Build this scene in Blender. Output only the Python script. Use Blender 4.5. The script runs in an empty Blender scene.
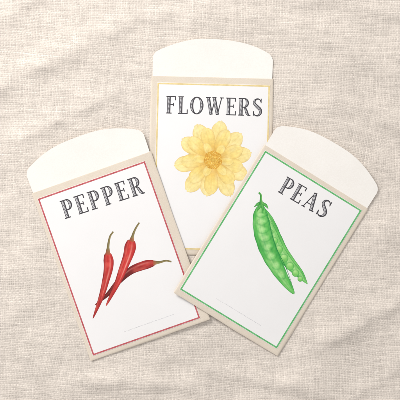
import bpy, math, random
import numpy as np

S = 0.0008            # metres per photo pixel: a packet is about 10 cm wide
T = 0.0005            # thickness of one closed paper packet
scene = bpy.context.scene
COL = scene.collection
R = math.radians

def lin(c):
    return tuple(((v/255)/12.92 if v/255 <= 0.04045 else ((v/255+0.055)/1.055)**2.4) for v in c)

# ------------------------------------------------------------------ noise
_rng = np.random.default_rng(7)
_tab = _rng.random((256, 256))
def vn(x, y, seed=0):
    x = np.asarray(x, float) + seed*17.31; y = np.asarray(y, float) + seed*9.77
    xi = np.floor(x).astype(int); yi = np.floor(y).astype(int)
    fx = x-xi; fy = y-yi
    fx = fx*fx*(3-2*fx); fy = fy*fy*(3-2*fy)
    a = _tab[xi & 255, yi & 255]; b = _tab[(xi+1) & 255, yi & 255]
    c = _tab[xi & 255, (yi+1) & 255]; d = _tab[(xi+1) & 255, (yi+1) & 255]
    return (a*(1-fx)+b*fx)*(1-fy)+(c*(1-fx)+d*fx)*fy
def sstep(a, b, x):
    t = np.clip((x-a)/(b-a), 0, 1); return t*t*(3-2*t)

# ------------------------------------------------------------------ materials
def new_mat(name, rough=0.8, spec=0.2):
    m = bpy.data.materials.new(name); m.use_nodes = True
    b = m.node_tree.nodes['Principled BSDF']
    b.inputs['Roughness'].default_value = rough
    b.inputs['Specular IOR Level'].default_value = spec
    return m, m.node_tree, b

def paper_mat(name, c1, c2, fine=1400, bump=0.12, dist=0.0001, blot=60, spec=0.15, rough=0.85):
    m, nt, b = new_mat(name, rough, spec)
    N, L = nt.nodes, nt.links
    tc = N.new('ShaderNodeTexCoord')
    n1 = N.new('ShaderNodeTexNoise'); n1.inputs['Scale'].default_value = fine; n1.inputs['Detail'].default_value = 3
    n2 = N.new('ShaderNodeTexNoise'); n2.inputs['Scale'].default_value = blot; n2.inputs['Detail'].default_value = 4
    L.new(tc.outputs['Object'], n1.inputs['Vector']); L.new(tc.outputs['Object'], n2.inputs['Vector'])
    mx = N.new('ShaderNodeMath'); mx.operation = 'MULTIPLY_ADD'; mx.inputs[1].default_value = 0.6
    L.new(n1.outputs['Fac'], mx.inputs[0])
    m2 = N.new('ShaderNodeMath'); m2.operation = 'MULTIPLY'; m2.inputs[1].default_value = 0.4
    L.new(n2.outputs['Fac'], m2.inputs[0]); L.new(m2.outputs[0], mx.inputs[2])
    r = N.new('ShaderNodeValToRGB')
    r.color_ramp.elements[0].position = 0.34; r.color_ramp.elements[0].color = (*lin(c1), 1)
    r.color_ramp.elements[1].position = 0.64; r.color_ramp.elements[1].color = (*lin(c2), 1)
    L.new(mx.outputs[0], r.inputs['Fac']); L.new(r.outputs['Color'], b.inputs['Base Color'])
    bp = N.new('ShaderNodeBump'); bp.inputs['Strength'].default_value = bump; bp.inputs['Distance'].default_value = dist
    L.new(mx.outputs[0], bp.inputs['Height']); L.new(bp.outputs['Normal'], b.inputs['Normal'])
    return m

M_kraft = paper_mat('beige_envelope_paper', (221, 208, 191), (232, 220, 205), bump=0.15)
M_flap = paper_mat('cream_flap_paper', (246, 241, 235), (252, 248, 243), fine=1000, bump=0.4)
M_label = paper_mat('white_label_paper', (243, 241, 241), (246, 244, 244), fine=1800, bump=0.06, spec=0.25, rough=0.6)

m, nt, b = new_mat('printed_ink', 0.65, 0.2); M_ink = m
N, L = nt.nodes, nt.links
at = N.new('ShaderNodeAttribute'); at.attribute_name = 'Col'
tc = N.new('ShaderNodeTexCoord')
n1 = N.new('ShaderNodeTexNoise'); n1.inputs['Scale'].default_value = 420; n1.inputs['Detail'].default_value = 6
L.new(tc.outputs['Object'], n1.inputs['Vector'])
mr = N.new('ShaderNodeMapRange'); mr.inputs[1].default_value = 0.3; mr.inputs[2].default_value = 0.7
mr.inputs[3].default_value = 0.88; mr.inputs[4].default_value = 1.1
L.new(n1.outputs['Fac'], mr.inputs[0])
vm = N.new('ShaderNodeVectorMath'); vm.operation = 'SCALE'
L.new(at.outputs['Color'], vm.inputs[0]); L.new(mr.outputs[0], vm.inputs['Scale'])
L.new(vm.outputs[0], b.inputs['Base Color'])

m, nt, b = new_mat('woven_linen', 0.95, 0.05); M_linen = m
N, L = nt.nodes, nt.links
b.inputs['Sheen Weight'].default_value = 0.05
at = N.new('ShaderNodeAttribute'); at.attribute_name = 'Col'
tc = N.new('ShaderNodeTexCoord')
mp = N.new('ShaderNodeMapping'); mp.inputs['Scale'].default_value = (1, 2, 1)
n1 = N.new('ShaderNodeTexNoise'); n1.inputs['Scale'].default_value = 1300; n1.inputs['Detail'].default_value = 3
L.new(tc.outputs['Object'], mp.inputs['Vector']); L.new(mp.outputs[0], n1.inputs['Vector'])
mr = N.new('ShaderNodeMapRange'); mr.inputs[1].default_value = 0.3; mr.inputs[2].default_value = 0.7
mr.inputs[3].default_value = 0.86; mr.inputs[4].default_value = 1.1
L.new(n1.outputs['Fac'], mr.inputs[0])
vm = N.new('ShaderNodeVectorMath'); vm.operation = 'SCALE'
L.new(at.outputs['Color'], vm.inputs[0]); L.new(mr.outputs[0], vm.inputs['Scale'])
L.new(vm.outputs[0], b.inputs['Base Color'])
bp = N.new('ShaderNodeBump'); bp.inputs['Strength'].default_value = 0.4; bp.inputs['Distance'].default_value = 0.0001
L.new(n1.outputs['Fac'], bp.inputs['Height']); L.new(bp.outputs['Normal'], b.inputs['Normal'])

# ------------------------------------------------------------------ mesh helpers
def link(name, me, mat, parent=None, smooth=True):
    me.materials.append(mat)
    if smooth:
        me.polygons.foreach_set('use_smooth', [True]*len(me.polygons))
    o = bpy.data.objects.new(name, me); COL.objects.link(o)
    if parent is not None: o.parent = parent
    return o

class Packet:
    def __init__(s, name, cx, cy, deg, W, H, zfun, label):
        s.cx, s.cy, s.W, s.H, s.zf = cx, cy, W, H, zfun
        a = R(deg); s.r = (math.cos(a), -math.sin(a)); s.d = (math.sin(a), math.cos(a))
        s.root = bpy.data.objects.new(name, None); COL.objects.link(s.root)
        s.root.empty_display_size = 0.02
        s.root.location = ((cx-200)*S, (200-cy)*S, 0); s.root.rotation_euler = (0, 0, a)
        s.root['label'] = label; s.root['category'] = 'seed packet'
        s.root['group'] = 'seed packets laid out on the linen'
    def uv(s, x, y):
        dx, dy = x-s.cx, y-s.cy
        return dx*s.r[0]+dy*s.r[1], dx*s.d[0]+dy*s.d[1]
    def slab(s, name, mat, P, top, bot, parent):
        """P[i][j]=(u,v); top/bot(u,v)->z ; closed slab"""
        ni, nj = len(P), len(P[0]); V = []; F = []
        for fn in (top, bot):
            for i in range(ni):
                for j in range(nj):
                    u, v = P[i][j]; V.append((u*S, -v*S, fn(u, v)))
        n = ni*nj; idx = lambda i, j, k=0: k*n+i*nj+j
        for i in range(ni-1):
            for j in range(nj-1):
                F.append((idx(i, j), idx(i, j+1), idx(i+1, j+1), idx(i+1, j)))
                F.append((idx(i, j, 1), idx(i+1, j, 1), idx(i+1, j+1, 1), idx(i, j+1, 1)))
        for i in range(ni-1):
            F.append((idx(i, 0), idx(i+1, 0), idx(i+1, 0, 1), idx(i, 0, 1)))
            F.append((idx(i, nj-1), idx(i, nj-1, 1), idx(i+1, nj-1, 1), idx(i+1, nj-1)))
        for j in range(nj-1):
            F.append((idx(0, j), idx(0, j, 1), idx(0, j+1, 1), idx(0, j+1)))
            F.append((idx(ni-1, j), idx(ni-1, j+1), idx(ni-1, j+1, 1), idx(ni-1, j, 1)))
        me = bpy.data.meshes.new(name); me.from_pydata(V, [], F)
        import bmesh
        bm = bmesh.new(); bm.from_mesh(me); bmesh.ops.recalc_face_normals(bm, faces=bm.faces)
        for e in bm.edges:
            if len(e.link_faces) == 2 and e.calc_face_angle(0) > R(50): e.smooth = False
        bm.to_mesh(me); bm.free()
        return link(name, me, mat, parent)

def cr(pts, n):
    """Catmull-Rom resample to n+1 points"""
    pts = [np.array(p, float) for p in pts]
    if len(pts) == 2:
        return [pts[0]+(pts[1]-pts[0])*k/n for k in range(n+1)]
    P = [2*pts[0]-pts[1]]+pts+[2*pts[-1]-pts[-2]]
    out = []; m = len(pts)-1
    for k in range(n+1):
        t = k/n*m; i = min(int(t), m-1); f = t-i
        a, b_, c, d = P[i], P[i+1], P[i+2], P[i+3]
        out.append(0.5*((2*b_)+(-a+c)*f+(2*a-5*b_+4*c-d)*f*f+(-a+3*b_-3*c+d)*f**3))
    return out

class Art:
    """flat ink printed on a label; points given in (u, v) of the packet"""
    def __init__(s, pk): s.pk = pk; s.V = []; s.C = []; s.F = []
    def ribbon(s, pts, wid, colf, z=0.0, n=24, m=6, tip=None):
        cs = cr(pts, n)
        if callable(wid): ws = [wid(k/n) for k in range(n+1)]
        elif isinstance(wid, (int, float)): ws = [wid]*(n+1)
        else: ws = [float(np.interp(k/n, np.linspace(0, 1, len(wid)), wid)) for k in range(n+1)]
        base = len(s.V)
        for k in range(n+1):
            a = cs[max(k-1, 0)]; b_ = cs[min(k+1, n)]; d = b_-a; l = math.hypot(*d) or 1
            nx, ny = -d[1]/l, d[0]/l
            for j in range(m+1):
                t = -1+2*j/m
                q = tip(k/n, t) if tip else 0      # pushes the surface along its own axis: notched ends
                s.V.append((cs[k][0]+nx*t*ws[k]/2+q*d[0]/l, cs[k][1]+ny*t*ws[k]/2+q*d[1]/l, z))
                s.C.append(colf(k/n, t) if callable(colf) else colf)
        for k in range(n):
            for j in range(m):
                q = base+k*(m+1)+j
                s.F.append((q, q+1, q+m+2, q+m+1))
    def disc(s, c, r, colf, z=0.0, n=28, rings=4, sq=1.0, jit=0):
        base = len(s.V); s.V.append((c[0], c[1], z)); s.C.append(colf(0, 0) if callable(colf) else colf)
        for q in range(1, rings+1):
            for k in range(n):
                a = 2*math.pi*k/n; rr = r*q/rings*(1+jit*math.sin(7*a+q))
                s.V.append((c[0]+rr*math.cos(a), c[1]+sq*rr*math.sin(a), z))
                s.C.append(colf(q/rings, a) if callable(colf) else colf)
        for k in range(n):
            s.F.append((base, base+1+k, base+1+(k+1) % n))
            for q in range(1, rings):
                p = base+1+(q-1)*n; w = p+n
                s.F.append((p+k, w+k, w+(k+1) % n, p+(k+1) % n))
    def build(s, name, parent):
        me = bpy.data.meshes.new(name)
        V = [(u*S, -v*S, s.pk.ztop(u, v)+0.00003+z) for u, v, z in s.V]
        F = []
        for f in s.F:           # face up
            p = [V[i] for i in f]
            ar = sum(p[i][0]*p[(i+1) % len(p)][1]-p[(i+1) % len(p)][0]*p[i][1] for i in range(len(p)))
            F.append(f if ar > 0 else f[::-1])
        me.from_pydata(V, [], F)
        at = me.color_attributes.new('Col', 'FLOAT_COLOR', 'POINT')
        arr = np.ones((len(V), 4)); arr[:, :3] = [lin([min(max(q, 0), 255) for q in c]) for c in s.C]
        at.data.foreach_set('color', arr.ravel())
        return link(name, me, M_ink, parent, smooth=False)

def mixc(a, b_, t):
    t = min(max(t, 0), 1); return tuple(a[i]*(1-t)+b_[i]*t for i in range(3))

# ------------------------------------------------------------------ packet
LT = 0.00012
def build_packet(name, cx, cy, deg, W, H, zf, label, box, border, bw):
    pk = Packet(name, cx, cy, deg, W, H, zf, label)
    hw, hh = W/2, H/2
    def edged(a, n, e=2.6):
        core = list(np.linspace(-a+e, a-e, n))
        ends = [0, .12, .35, .7, 1.2, 1.8]
        return [-a+q for q in ends]+core+[a-q for q in ends[::-1]]
    us, vs = edged(hw, 26), edged(hh, 36)
    def puff(u, v):
        return (0.0005*max(0, 1-(u/hw)**2)+.00010*math.sin(u/17+cx)*math.sin(v/23+cy))*max(0, 1-(v/hh)**4)*max(0, 1-(u/hw)**8)
    def btop(u, v):
        e = min(hw-abs(u), hh-v)            # folded edges are rounded, the mouth is cut
        k = min(max(e/2.2, 0), 1); rnd = math.sqrt(max(0, 1-(1-k)**2))
        em = min(max((v+hh)/0.3, 0), 1)
        return zf(u, v)+T*(0.30+0.70*rnd)*(0.86+0.14*em)+puff(u, v)
    def bbot(u, v): return zf(u, v)+0.00002
    def rc(u, v):                           # slightly softened bottom corners, edges not ruler straight
        k = 1.3
        cu_, cv_ = hw-k, hh-k
        if abs(u) > cu_ and v > cv_:
            du, dv = (abs(u)-cu_)/k, (v-cv_)/k; l = math.hypot(du, dv); mxx = max(du, dv)
            if l > 0: du, dv = du/l*mxx, dv/l*mxx
            u = math.copysign(cu_+du*k, u); v = cv_+dv*k
        return (u+(.28*math.sin(v/29+cy)+.10*math.sin(v/8+cx))*(u/hw), v+(.25*math.sin(u/19+cx)+.08*math.sin(u/6))*(v/hh if v > 0 else 0))
    pocket = pk.slab('envelope_pocket', M_kraft, [[rc(u, v) for v in vs] for u in us], btop, bbot, pk.root)
    # open flap
    fh = hw-1.2
    fu = [-fh+q for q in (0, .04, .15, .35, .7, 1.2, 2, 3, 4.2)]+list(np.linspace(-fh+6, fh-6, 24))+[fh-q for q in (4.2, 3, 2, 1.2, .7, .35, .15, .04, 0)]
    P = []
    for u in fu:
        q = abs(u)/fh; h = 38-15.5*q**2.3+.25*math.sin(u/9+cy)
        e = abs(u)-(fh-5)
        if e > 0: h -= 5*(1-math.sqrt(max(0, 1-(e/5)**2)))
        row = []
        for t in np.linspace(0, 1, 15):
            row.append((u*(1+0.004*t), -hh-0.02-t*h))
        P.append(row)
    def lift(u, v):
        t = max(0, (-v-hh)/38); return 0.0012*t**1.5+0.0005*t*math.sin(u/24+cx)+0.00012
    flap = pk.slab('flap', M_flap, P, lambda u, v: zf(u, v)+lift(u, v)+0.00018, lambda u, v: zf(u, v)+lift(u, v), pk.root)
    # label
    u0, u1, v0, v1 = box
    pk.ztop = lambda u, v: zf(u, v)+T+puff(u, v)+LT
    lab = pk.slab('label', M_label, [[(u, v) for v in np.linspace(v0, v1, 37)] for u in np.linspace(u0, u1, 27)],
                  pk.ztop, lambda u, v: zf(u, v)+T+puff(u, v)+0.00002, pk.root)
    fr = Art(pk); i = 0.3; h2 = bw/2
    wob = lambda s, t: mixc(border, (255, 255, 255), 0.14*math.sin(s*31)**2+0.05)
    fr.ribbon([(u0+i, v0+i+h2), (u1-i, v0+i+h2)], bw, wob, n=40, m=1)
    fr.ribbon([(u0+i, v1-i-h2), (u1-i, v1-i-h2)], bw, wob, n=40, m=1)
    fr.ribbon([(u0+i+h2, v0+i+bw), (u0+i+h2, v1-i-bw)], bw, wob, n=50, m=1)
    fr.ribbon([(u1-i-h2, v0+i+bw), (u1-i-h2, v1-i-bw)], bw, wob, n=50, m=1)
    fr.build('printed_border', lab)
    pk.lab = lab
    return pk

# ------------------------------------------------------------------ lettering
INK = (74, 72, 77); PALE = (205, 204, 207); HATCH = (96, 94, 100)
def arc(cx, cy, rx, ry, a0, a1, n=14):
    return [(cx+rx*math.cos(R(a0+(a1-a0)*k/n)), cy+ry*math.sin(R(a0+(a1-a0)*k/n))) for k in range(n+1)]
h_, st = 0.055, 0.195
def bowl(y0, y1, x0=.2, x1=.5):
    cy, ry = (y0+y1)/2, (y1-y0)/2
    return [(x0, y1)]+arc(x0+.12, cy, x1-x0-.12, ry, 90, -90, 12)+[(x0, y0)]
bw_ = lambda s: h_+0.13*math.sin(math.pi*s)**2.2
def serif(x0, x1, y): return ([(x0, y), (x1, y)], h_)
G = {
 'P': (.60, [([(.15, 0), (.15, 1)], st), serif(0, .32, .025), serif(0, .2, .975), (bowl(.44, .975), bw_)]),
 'E': (.58, [([(.15, 0), (.15, 1)], st), serif(0, .55, .025), serif(0, .53, .975), ([(.2, .52), (.42, .52)], h_),
             ([(.545, 0), (.545, .24)], .06), ([(.525, .78), (.525, 1)], .06), ([(.42, .42), (.42, .62)], .05)]),
 'F': (.55, [([(.15, 0), (.15, 1)], st), serif(0, .32, .025), serif(0, .53, .975), ([(.2, .52), (.42, .52)], h_),
             ([(.525, .76), (.525, 1)], .06), ([(.42, .42), (.42, .62)], .05)]),
 'L': (.55, [([(.15, 0), (.15, 1)], st), serif(0, .53, .025), serif(0, .32, .975), ([(.525, 0), (.525, .26)], .06)]),
 'R': (.68, [([(.15, 0), (.15, 1)], st), serif(0, .32, .025), serif(0, .2, .975), (bowl(.48, .975), bw_),
             ([(.32, .48), (.42, .36), (.5, .14), (.6, .02)], [h_, .15, .17, .1]), serif(.54, .7, .025)]),
 'O': (.76, [(arc(.38, .5, .29, .475, 90, 450, 28), lambda s: h_+0.13*abs(math.sin(2*math.pi*s))**1.6)]),
 'W': (1.02, [([(.13, 1), (.32, 0)], .18), ([(.32, .02), (.5, .8)], h_), ([(.47, 1), (.68, 0)], .18), ([(.68, .02), (.9, 1)], h_),
              serif(0, .27, .975), serif(.36, .6, .975), serif(.8, 1.02, .975)]),
 'A': (.76, [([(.1, 0), (.36, 1)], h_), ([(.36, 1), (.61, 0)], .19), ([(.17, .31), (.53, .31)], h_), serif(0, .22, .025), serif(.49, .76, .025)]),
 'S': (.54, [([(.47, .80), (.4, .93), (.27, .975), (.12, .89), (.09, .72), (.25, .54), (.42, .38), (.46, .2), (.35, .05), (.22, .02), (.1, .08), (.05, .24)],
              lambda s: h_+0.14*math.sin(math.pi*s)**3), ([(.475, .74), (.475, 1)], .05), ([(.045, 0), (.045, .28)], .05)]),
}
def title(pk, text, p0, p1, H):
    """text set between two photo points on its baseline"""
    a = Art(pk); A = pk.uv(*p0); B = pk.uv(*p1)
    tot = sum(G[c][0] for c in text); L_ = math.hypot(B[0]-A[0], B[1]-A[1])
    gap = (L_/H-tot)/(len(text)-1)
    ex = ((B[0]-A[0])/L_, (B[1]-A[1])/L_); ey = (ex[1], -ex[0])
    x = 0
    for c in text:
        w, strokes = G[c]
        def tr(p, x=x): return (A[0]+H*((p[0]+x)*ex[0]+p[1]*ey[0]), A[1]+H*((p[0]+x)*ex[1]+p[1]*ey[1]))
        for k, (pts, wd) in enumerate(strokes):
            n = 2 if len(pts) == 2 else 44
            wf = wd if callable(wd) else ((lambda s, wd=wd: wd) if not isinstance(wd, list) else (lambda s, wd=wd: float(np.interp(s, np.linspace(0, 1, len(wd)), wd))))
            P = [tr(p) for p in pts]
            a.ribbon(P, lambda s: wf(s)*H, INK, z=k*2e-6, n=n, m=1)
            if wf(.5) < .1 and wf(.25) < .1: continue
            q = cr(P, 80); nn = 80
            seg = [i for i in range(nn+1) if wf(i/nn) > .11 and (len(pts) > 2 or 5 <= i <= nn-5)]
            runs = []; cur = []
            for i in seg:
                if cur and i != cur[-1]+1: runs.append(cur); cur = []
                cur.append(i)
            if cur: runs.append(cur)
            for run in runs:
                if len(run) < 6: continue
                sub = [tuple(q[i]) for i in run[::2]]
                ws = [max(wf(i/nn)-.10, .01)*H for i in run[::2]]
                off = -.016*H
                sub = [(p[0]+off*ex[0], p[1]+off*ex[1]) for p in sub]
                a.ribbon(sub, ws, PALE, z=2.4e-5, n=len(sub)*2, m=1)
                Ls = sum(math.dist(sub[i], sub[i+1]) for i in range(len(sub)-1))
                nh = max(int(Ls/(.07*H)), 3); cs = cr(sub, nh)
                for i in range(1, nh):
                    wi = float(np.interp(i/nh, np.linspace(0, 1, len(ws)), ws))*.5
                    if wi < .015*H: continue
                    cx_, cy_ = cs[i]
                    d = (ex[0]*.93+ey[0]*.36, ex[1]*.93+ey[1]*.36)
                    a.ribbon([(cx_-d[0]*wi*.6, cy_-d[1]*wi*.6), (cx_+d[0]*wi*1.05, cy_+d[1]*wi*1.05)], .03*H, HATCH, z=3.4e-5, n=1, m=1)
        x += w+gap
    a.build('title_lettering', pk.lab)

def fine_print(pk, u0, u1, v):
    a = Art(pk); rnd = random.Random(3); u = u0
    while u < u1:
        w = rnd.uniform(.5, 1.1)
        a.ribbon([(u, v-rnd.uniform(-.1, .15)), (u+w*.8, v)], rnd.uniform(.35, .7), (214, 213, 216), n=1, m=1)
        u += w+rnd.choice([.15, .2, .2, .7])
    a.build('fine_print', pk.lab)

def z_flower(u, v): return 0.00005
def z_pepper(u, v):
    return 0.00005+1.25*T*max(0, (u+63.5))/92+0.00018*((u/63)**2)*((v/89)**2)+.0005*float(sstep(0, 60, u))
def z_peas(u, v):
    return 0.00008+.0009*(61-u)/122+3.1*T*(61-u)/76+0.0002*((u/61)**2)*((v/86)**2)

flower = build_packet('seed_packet', 210.2, 166.3, -1.4, 122, 178, z_flower,
    'seed packet with FLOWERS title and yellow daisy drawing, lying beneath the other two', (-55, 58, -82.5, 84), (230, 205, 138), 1.5)
pepper = build_packet('seed_packet', 121, 256.3, 19.4, 126, 178, z_pepper,
    'seed packet with PEPPER title, red border and red chilli drawing', (-59.5, 54.5, -82, 84.5), (190, 80, 86), 1.5)
peas = build_packet('seed_packet', 270.8, 250.5, -31.6, 122, 173, z_peas,
    'seed packet with PEAS title, green border and green pea pod drawing, lying on top', (-57.5, 56.5, -82, 80.5), (88, 180, 102), 1.5)

title(flower, 'FLOWERS', (166, 113.5), (261.8, 116.3), 17.5)
title(pepper, 'PEPPER', (65.5, 219), (145, 193.2), 18.6)
title(peas, 'PEAS', (277.5, 192), (323.5, 218.5), 18)
fine_print(pepper, -22, 30, 72)
fine_print(peas, -22, 30, 69)

# ------------------------------------------------------------------ chillies
a = Art(pepper); U = lambda pts: [pepper.uv(*p) for p in pts]
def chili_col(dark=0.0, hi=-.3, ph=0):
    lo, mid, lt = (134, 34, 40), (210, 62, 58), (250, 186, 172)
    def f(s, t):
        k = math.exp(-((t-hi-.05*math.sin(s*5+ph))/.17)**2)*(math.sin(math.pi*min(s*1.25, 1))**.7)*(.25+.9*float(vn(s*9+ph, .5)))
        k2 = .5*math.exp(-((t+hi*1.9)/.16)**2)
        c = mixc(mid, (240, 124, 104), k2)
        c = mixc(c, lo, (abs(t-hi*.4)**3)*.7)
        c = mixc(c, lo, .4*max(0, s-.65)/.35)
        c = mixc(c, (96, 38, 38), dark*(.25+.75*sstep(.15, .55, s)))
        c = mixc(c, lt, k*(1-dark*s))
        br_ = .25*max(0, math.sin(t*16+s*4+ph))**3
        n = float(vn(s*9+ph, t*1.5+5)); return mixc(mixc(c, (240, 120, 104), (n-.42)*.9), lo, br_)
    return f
def stem_col(s, t):
    c = mixc((168, 148, 104), (112, 96, 62), .5+.5*t)
    return mixc(c, (134, 130, 84), .6*float(vn(s*7, t*2))) if s < .8 else mixc(c, (184, 84, 62), (s-.8)*4.4)
chw = lambda w: (lambda s: w*(min(1, .42+1.3*math.sqrt(s)*1.2)*(1-s)**.6*(1+.03*math.sin(s*13+w))+.02))
sw = [1.5, 1.7, 2.0, 2.6, 5.2]
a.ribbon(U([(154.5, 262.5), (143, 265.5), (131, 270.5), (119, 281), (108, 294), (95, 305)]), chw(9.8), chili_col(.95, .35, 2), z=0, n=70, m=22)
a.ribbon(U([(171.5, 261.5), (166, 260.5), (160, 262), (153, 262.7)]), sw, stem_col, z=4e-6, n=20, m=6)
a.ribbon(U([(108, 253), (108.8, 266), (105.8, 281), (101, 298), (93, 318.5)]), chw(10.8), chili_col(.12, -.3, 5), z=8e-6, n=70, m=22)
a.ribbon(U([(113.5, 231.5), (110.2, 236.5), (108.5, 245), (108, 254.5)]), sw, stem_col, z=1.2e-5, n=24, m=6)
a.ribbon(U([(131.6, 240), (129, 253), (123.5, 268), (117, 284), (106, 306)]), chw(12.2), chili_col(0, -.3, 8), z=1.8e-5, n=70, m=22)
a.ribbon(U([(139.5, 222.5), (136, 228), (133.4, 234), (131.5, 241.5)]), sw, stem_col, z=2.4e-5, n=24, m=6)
a.build('chilli_drawing', pepper.lab)

# ------------------------------------------------------------------ flower
a = Art(flower); fc = (213, 160); rnd = random.Random(11)
def petal(ang, Lp, Wp, z, pale):
    ca, sa = math.cos(R(ang)), math.sin(R(ang)); bend = rnd.uniform(-2.5, 2.5)
    pts = [flower.uv(fc[0]+ca*q*Lp-sa*bend*q*q, fc[1]-sa*q*Lp-ca*bend*q*q) for q in (.1, .325, .55, .775, 1)]
    asy = rnd.uniform(-.35, .35)
    def w(s):
        if s < .70: return Wp*(.28+.72*math.sin(math.pi*s/1.40)**1.1)
        return Wp*max(.38, (1-((s-.70)/.30)**2.4*.62))
    ts = Lp/38*.55
    def tip(s, t):      # shallow teeth at the end of each petal
        e = max(0, (s-.6)/.4)
        return ts*e*(-2.6*t*t+.9*math.cos(t*7+asy*4)-.4)
    sv = rnd.random()*50; dk = rnd.uniform(0, .35)
    def c(s, t):
        base = mixc((232, 180, 84), (248, 220, 128), min(s*1.6, 1))
        base = mixc(base, (253, 241, 190), pale+.5*max(0, s-.4))
        base = mixc(base, (238, 198, 104), dk*(1-s))
        vein = .8*math.exp(-(t/.08)**2)+.5*math.exp(-((abs(t)-.42)/.07)**2)+.35*math.exp(-((abs(t)-.72)/.06)**2)
        base = mixc(base, (224, 178, 92), .38*vein*(1-s*.45))
        base = mixc(base, (214, 158, 66), .6*max(0, .42-s)/.42)
        n = float(vn(s*4+sv, t*1.3+sv)); base = mixc(base, (255, 246, 208), .6*max(0, n-.4))
        edge = sstep(.72, 1, abs(t))
        return mixc(base, (216, 174, 104), edge*.42+.2*max(0, s-.95)/.05)
    a.ribbon(pts, w, c, z=z, n=32, m=22, tip=tip)
k = 0
for i in range(10):
    petal(i*36+8+rnd.uniform(-4, 4), rnd.uniform(36.5, 41), 16, k*3e-6, .36); k += 1
order = list(range(9)); rnd.shuffle(order)
for i in order:
    petal(i*40+24+rnd.uniform(-4, 4), rnd.uniform(31, 35), 14, k*3e-6, .08); k += 1
order = list(range(6)); rnd.shuffle(order)
for i in order:
    petal(i*60+rnd.uniform(-9, 9), rnd.uniform(17, 21), 8, k*3e-6, 0.0); k += 1
zc = k*3e-6
cu = flower.uv(*fc)
a.disc(cu, 9, lambda q, an: mixc((234, 186, 82), (218, 162, 66), q*.9+.1*math.sin(an*9)), z=zc+3e-6, n=48, rings=6, jit=.05)
for i in range(130):
    rr = 8.9*math.sqrt((i+.5)/130); an = i*2.39996
    cc = rnd.choice([(240, 202, 104), (234, 188, 88), (206, 150, 64), (243, 210, 122)])
    a.disc((cu[0]+rr*math.cos(an), cu[1]+rr*math.sin(an)), rnd.uniform(.35, .6), cc, z=zc+6e-6+(i % 3)*1.5e-6, n=7, rings=1)
a.disc(cu, 2.4, lambda q, an: mixc((224, 190, 92), (214, 162, 72), q), z=zc+1.4e-5, n=20, rings=2)
a.build('flower_drawing', flower.lab)

# ------------------------------------------------------------------ pea pod
a = Art(peas); U = lambda pts: [peas.uv(*p) for p in pts]
def shell(lt, md, dk, hi, k=.6, ph=0, edge=.8, bumps=0):
    def f(s, t):
        c = mixc(md, lt, k*math.exp(-((t-hi)/.34)**2)*(.4+.9*float(vn(s*5+ph, .3))))
        c = mixc(c, dk, (abs(t)**6)*edge)
        st_ = .22*max(0, math.sin(t*13+s*3+ph))**3          # fine brush lines along the pod
        n = float(vn(s*12+ph, t*3+3))
        c = mixc(mixc(c, dk, .45*max(0, n-.5)+.06*s+st_), lt, .7*max(0, .5-n))
        if bumps and .12 < s < .86:                          # swellings where the peas press on the shell
            p = (s-.12)/.74*bumps; q = p-int(p)-.5
            d = math.hypot(q*2.1, (t+.12)*1.5)
            c = mixc(c, lt, .55*math.exp(-((d-.25)/.3)**2)*(1 if q < .1 else .5)); c = mixc(c, dk, .32*math.exp(-((d-.92)/.14)**2)*(1 if q > 0 else .4))
        return c
    return f
podw = lambda w, p=.55: (lambda s: w*(math.sin(math.pi*min(max(s, .0), 1)**.82)**p)*(1+.018*math.sin(s*50))+.15)
a.ribbon(U([(262, 207), (269, 222), (276, 240), (286, 259), (297, 272), (307.5, 284)]), podw(12.5, .7), shell((184, 232, 158), (114, 202, 100), (40, 144, 66), -.2, ph=3), z=0, n=60, m=24)
a.ribbon(U([(265, 216), (272, 230), (280, 247), (290, 262), (300, 274.5), (304.5, 281)]), podw(7.4, .7), shell((196, 236, 166), (146, 216, 122), (56, 158, 74), .2, ph=7), z=4e-6, n=50, m=16)
for i, (x, y, r_) in enumerate([(270, 232, 3.2), (274, 240.5, 3.7), (278.5, 249.3, 4.1), (283.8, 258, 4.3), (289.6, 266, 4.1), (295.3, 273, 3.6), (300, 278.8, 2.7)]):
    def pc(q, an):
        hx = q*math.cos(an)*.7+.35; hy = q*math.sin(an)*.7+.35
        return mixc(mixc((196, 238, 158), (128, 208, 106), min(1, math.hypot(hx, hy)*1.25)), (60, 158, 78), max(0, q-.7)/.3*.6)
    a.disc(peas.uv(x, y), r_, pc, z=8e-6+i*1.5e-6, n=24, rings=6)
# lip of the rear shell folds over the peas
a.ribbon(U([(268, 214), (276, 229), (284, 246), (293.5, 260.5), (302, 272), (307.3, 283.5)]), podw(2.6, .6), shell((160, 222, 134), (98, 192, 90), (46, 148, 70), 0, ph=1), z=2.2e-5, n=50, m=6)
a.ribbon(U([(260.5, 205), (260.3, 217), (263, 234), (269.4, 253), (280, 273), (294, 294)]), podw(18, .55), shell((198, 238, 166), (108, 200, 96), (38, 142, 64), .15, .8, ph=11, bumps=8), z=2.6e-5, n=110, m=36)
a.ribbon(U([(264.5, 211), (268.6, 222), (272, 236), (277, 250), (285.5, 267), (291.5, 283)]), [.1, .6, .8, .6, .2], (46, 146, 70), z=3.0e-5, n=40, m=1)
for i, (p, q) in enumerate([((260, 203), (253.5, 207)), ((260.5, 203), (256.5, 212)), ((261, 203), (262.5, 213)), ((261.5, 203), (268, 209))]):
    a.ribbon(U([p, ((p[0]+q[0])/2+.6, (p[1]+q[1])/2-.8), q]), [2.6, 3, .2], lambda s, t: mixc((112, 192, 96), (38, 134, 60), abs(t)*.6+.2*s), z=3.5e-5+i*2e-6, n=12, m=4)
a.ribbon(U([(258.5, 192.5), (260.5, 195), (260.5, 199), (261, 204.5)]), [1.9, 1.7, 2, 4.2], lambda s, t: mixc((122, 194, 100), (46, 134, 62), .5+.5*t), z=4.5e-5, n=16, m=4)
a.build('pea_pod_drawing', peas.lab)

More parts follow.
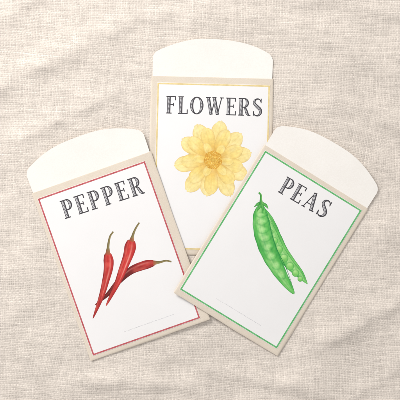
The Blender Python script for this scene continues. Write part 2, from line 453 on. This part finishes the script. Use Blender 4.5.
# ------------------------------------------------------------------ linen cloth
def axis(lo, hi, step):
    mid = np.arange(lo, hi, step)
    out = 1.0*np.cumsum(np.geomspace(step*2, 12, 40))
    return np.concatenate([(lo-out)[::-1], mid, hi+out])
xs = axis(-15, 415, 0.31); ys = axis(-15, 415, 0.31)
X, Y = np.meshgrid(xs, ys, indexing='ij')
pw, pf = 1.62, 1.8
wx = X + 4.5*(vn(X/75, Y/75, 1)-.5)*2 + 1.0*(vn(X/9, Y/26, 2)-.5) + .4*(vn(X/3, Y/7, 21)-.5) + .035*Y
wy = Y + 6.0*(vn(X/80, Y/75, 3)-.5)*2 + 1.3*(vn(X/24, Y/8, 4)-.5) + .55*(vn(X/7, Y/3, 22)-.5) - .05*X
I = np.round(wx/pw).astype(int); J = np.round(wy/pf).astype(int)
dxx = wx/pw-I; dyy = wy/pf-J
thw = .35+.24*(vn(I*3.7, Y/15, 5)-.3); thf = .38+.30*(vn(J*5.3, X/18, 6)-.3)
prw = np.sqrt(np.clip(1-(dxx/thw)**2, 0, 1)); prf = np.sqrt(np.clip(1-(dyy/thf)**2, 0, 1))
sgw = np.where(I % 2 == 0, 1., -1.); sgf = np.where(J % 2 == 0, -1., 1.)
hwp = prw*.60*(thw/.45)+.34*np.cos(np.pi*wy/pf)*sgw
hwf = prf*.78*(thf/.45)+.34*np.cos(np.pi*wx/pw)*sgf
hwp = np.where(prw > 0, hwp, -1); hwf = np.where(prf > 0, hwf, -1)
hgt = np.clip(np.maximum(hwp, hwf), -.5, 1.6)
fine = sstep(-60, -15, X)*sstep(-460, -415, -X)*sstep(-60, -15, Y)*sstep(-460, -415, -Y)
top_w = hwp > hwf
tone = np.where(top_w, vn(I*7.1, Y/14, 7), vn(J*6.3, X/16, 8))
tone2 = np.where(top_w, vn(I*2.9, Y/3.5, 9), vn(J*3.1, X/4, 10))
big = vn(X/26, Y/16, 11)
pat = vn(X/9, Y/6, 15)
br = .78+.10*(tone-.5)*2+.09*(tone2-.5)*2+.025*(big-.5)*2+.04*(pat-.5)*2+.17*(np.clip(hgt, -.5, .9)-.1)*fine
fleck = ((tone2 > .90) & (tone > .5)) * -.15
slub = np.where((~top_w) & (vn(J*9.7, X/30, 12) > .80), .07, 0)+np.where(top_w & (vn(I*8.3, Y/24, 16) > .85), .06, 0)
br = np.clip(br+fleck+slub, .3, 1.06)
slubh = sstep(.74, .92, vn(wy/2.6, wx/30, 17))*.42+sstep(.78, .95, vn(wx/2.4, wy/30, 18))*.32
hgt = hgt+slubh*fine
def ridge(x1, y1, x2, y2, w, amp):
    dx, dy = x2-x1, y2-y1; l = math.hypot(dx, dy); ux, uy = dx/l, dy/l
    a_ = (X-x1)*ux+(Y-y1)*uy; b_ = -(X-x1)*uy+(Y-y1)*ux
    b_ = b_+12*(vn(a_/50+3, a_*0, int(w))-.5)+3*(vn(a_/14+3, a_*0, int(w)+1)-.5)
    along = sstep(-w*1.5, w*1.5, a_)*sstep(-l-w*1.5, -l+w*1.5, -a_)
    k = np.where(b_ > 0, w*.8, w*1.3)
    return amp*np.exp(-(b_/k)**2)*along*(.6+.8*vn(a_/22, a_*0, 30+int(w)))
fold = np.zeros_like(X)
for q in [(-30, 95, 130, 22, 14, 1.9), (-20, 30, 70, -20, 11, 1.3), (10, 135, 120, 95, 9, .9), (285, 30, 430, 82, 13, 2.0), (300, -5, 430, 22, 10, 1.2),
          (320, 95, 430, 140, 10, 1.3), (-20, 205, 75, 330, 11, 1.8), (-30, 290, 70, 400, 13, 2.1), (70, 372, 200, 392, 9, 1.3), (200, 368, 330, 396, 11, 1.6),
          (320, 345, 430, 290, 12, 2.0), (370, 215, 430, 250, 10, 1.3), (330, 410, 430, 350, 10, 1.3), (110, 10, 230, 22, 9, .7),
          (0, 60, 60, 75, 6, .45), (40, 15, 100, 60, 6, .4), (340, 60, 390, 110, 6, .45), (15, 250, 45, 300, 5, .4), (340, 300, 380, 350, 6, .45), (240, 375, 300, 392, 6, .4), (380, 170, 400, 225, 6, .4), (90, 60, 140, 85, 6, .35)]:
    fold += ridge(*q)
fold += 2.4*(vn(X/75, Y/75, 13)-.5)+1.3*(vn(X/38+Y/60, Y/28, 14)-.5)+.45*(vn(X/19-Y/30, Y/15, 19)-.5)
def dist_rect(cx, cy, deg, hw, h0, h1):
    a_ = R(deg); rx, ry = math.cos(a_), -math.sin(a_); dx_, dy_ = math.sin(a_), math.cos(a_)
    u = (X-cx)*rx+(Y-cy)*ry; v = (X-cx)*dx_+(Y-cy)*dy_
    qx = np.abs(u)-hw; qy = np.maximum(h0-v, v-h1)
    return np.hypot(np.clip(qx, 0, None), np.clip(qy, 0, None))
D = np.minimum(np.minimum(dist_rect(210.2, 166.3, -1.4, 61, -118, 89), dist_rect(121, 256.3, 19.4, 63, -118, 89)), dist_rect(270.8, 250.5, -31.6, 61, -118, 87))
mask = sstep(0, 32, D)
Z = fold*mask*.001 + (hgt-2.0)*.00016*fine
verts = np.stack([(X-200)*S, (200-Y)*S, Z], -1).reshape(-1, 3)
nx, ny = X.shape
q = np.arange(nx*ny).reshape(nx, ny)
faces = np.stack([q[:-1, :-1], q[:-1, 1:], q[1:, 1:], q[1:, :-1]], -1).reshape(-1, 4)
me = bpy.data.meshes.new('linen_cloth')
me.vertices.add(len(verts)); me.vertices.foreach_set('co', verts.ravel())
me.loops.add(faces.size); me.loops.foreach_set('vertex_index', faces.ravel())
me.polygons.add(len(faces)); me.polygons.foreach_set('loop_start', np.arange(len(faces))*4)
me.update(calc_edges=True)
at = me.color_attributes.new('Col', 'FLOAT_COLOR', 'POINT')
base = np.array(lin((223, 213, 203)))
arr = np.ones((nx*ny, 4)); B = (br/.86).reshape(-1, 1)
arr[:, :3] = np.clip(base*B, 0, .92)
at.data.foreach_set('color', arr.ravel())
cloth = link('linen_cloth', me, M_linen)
cloth['kind'] = 'structure'; cloth['label'] = 'softly creased natural linen cloth under the seed packets'

# ------------------------------------------------------------------ light and camera
w = bpy.data.worlds.new('World'); scene.world = w; w.use_nodes = True
bg = w.node_tree.nodes['Background']; bg.inputs[0].default_value = (1.0, .986, .972, 1); bg.inputs[1].default_value = 0.61
ld = bpy.data.lights.new('key_light', 'AREA'); ld.shape = 'RECTANGLE'; ld.size = .5; ld.size_y = .4; ld.energy = 18.0; ld.color = (1, .985, .962)  # soft area lamp out of view, the main light from the upper left
lo = bpy.data.objects.new('key_light', ld); COL.objects.link(lo)
lo.location = (-.75, .9, .58)
import mathutils
lo.rotation_euler = (mathutils.Vector((.05, -.08, 0))-lo.location).to_track_quat('-Z', 'Y').to_euler()
cd = bpy.data.cameras.new('camera'); cam = bpy.data.objects.new('camera', cd); COL.objects.link(cam)
cam.location = (0, 0, .70); cd.sensor_width = 36; cd.lens = 36*.70/(400*S); cd.clip_start = .01; cd.clip_end = 20
scene.camera = cam
scene.view_settings.view_transform = 'Standard'; scene.view_settings.look = 'None'; scene.view_settings.exposure = 0
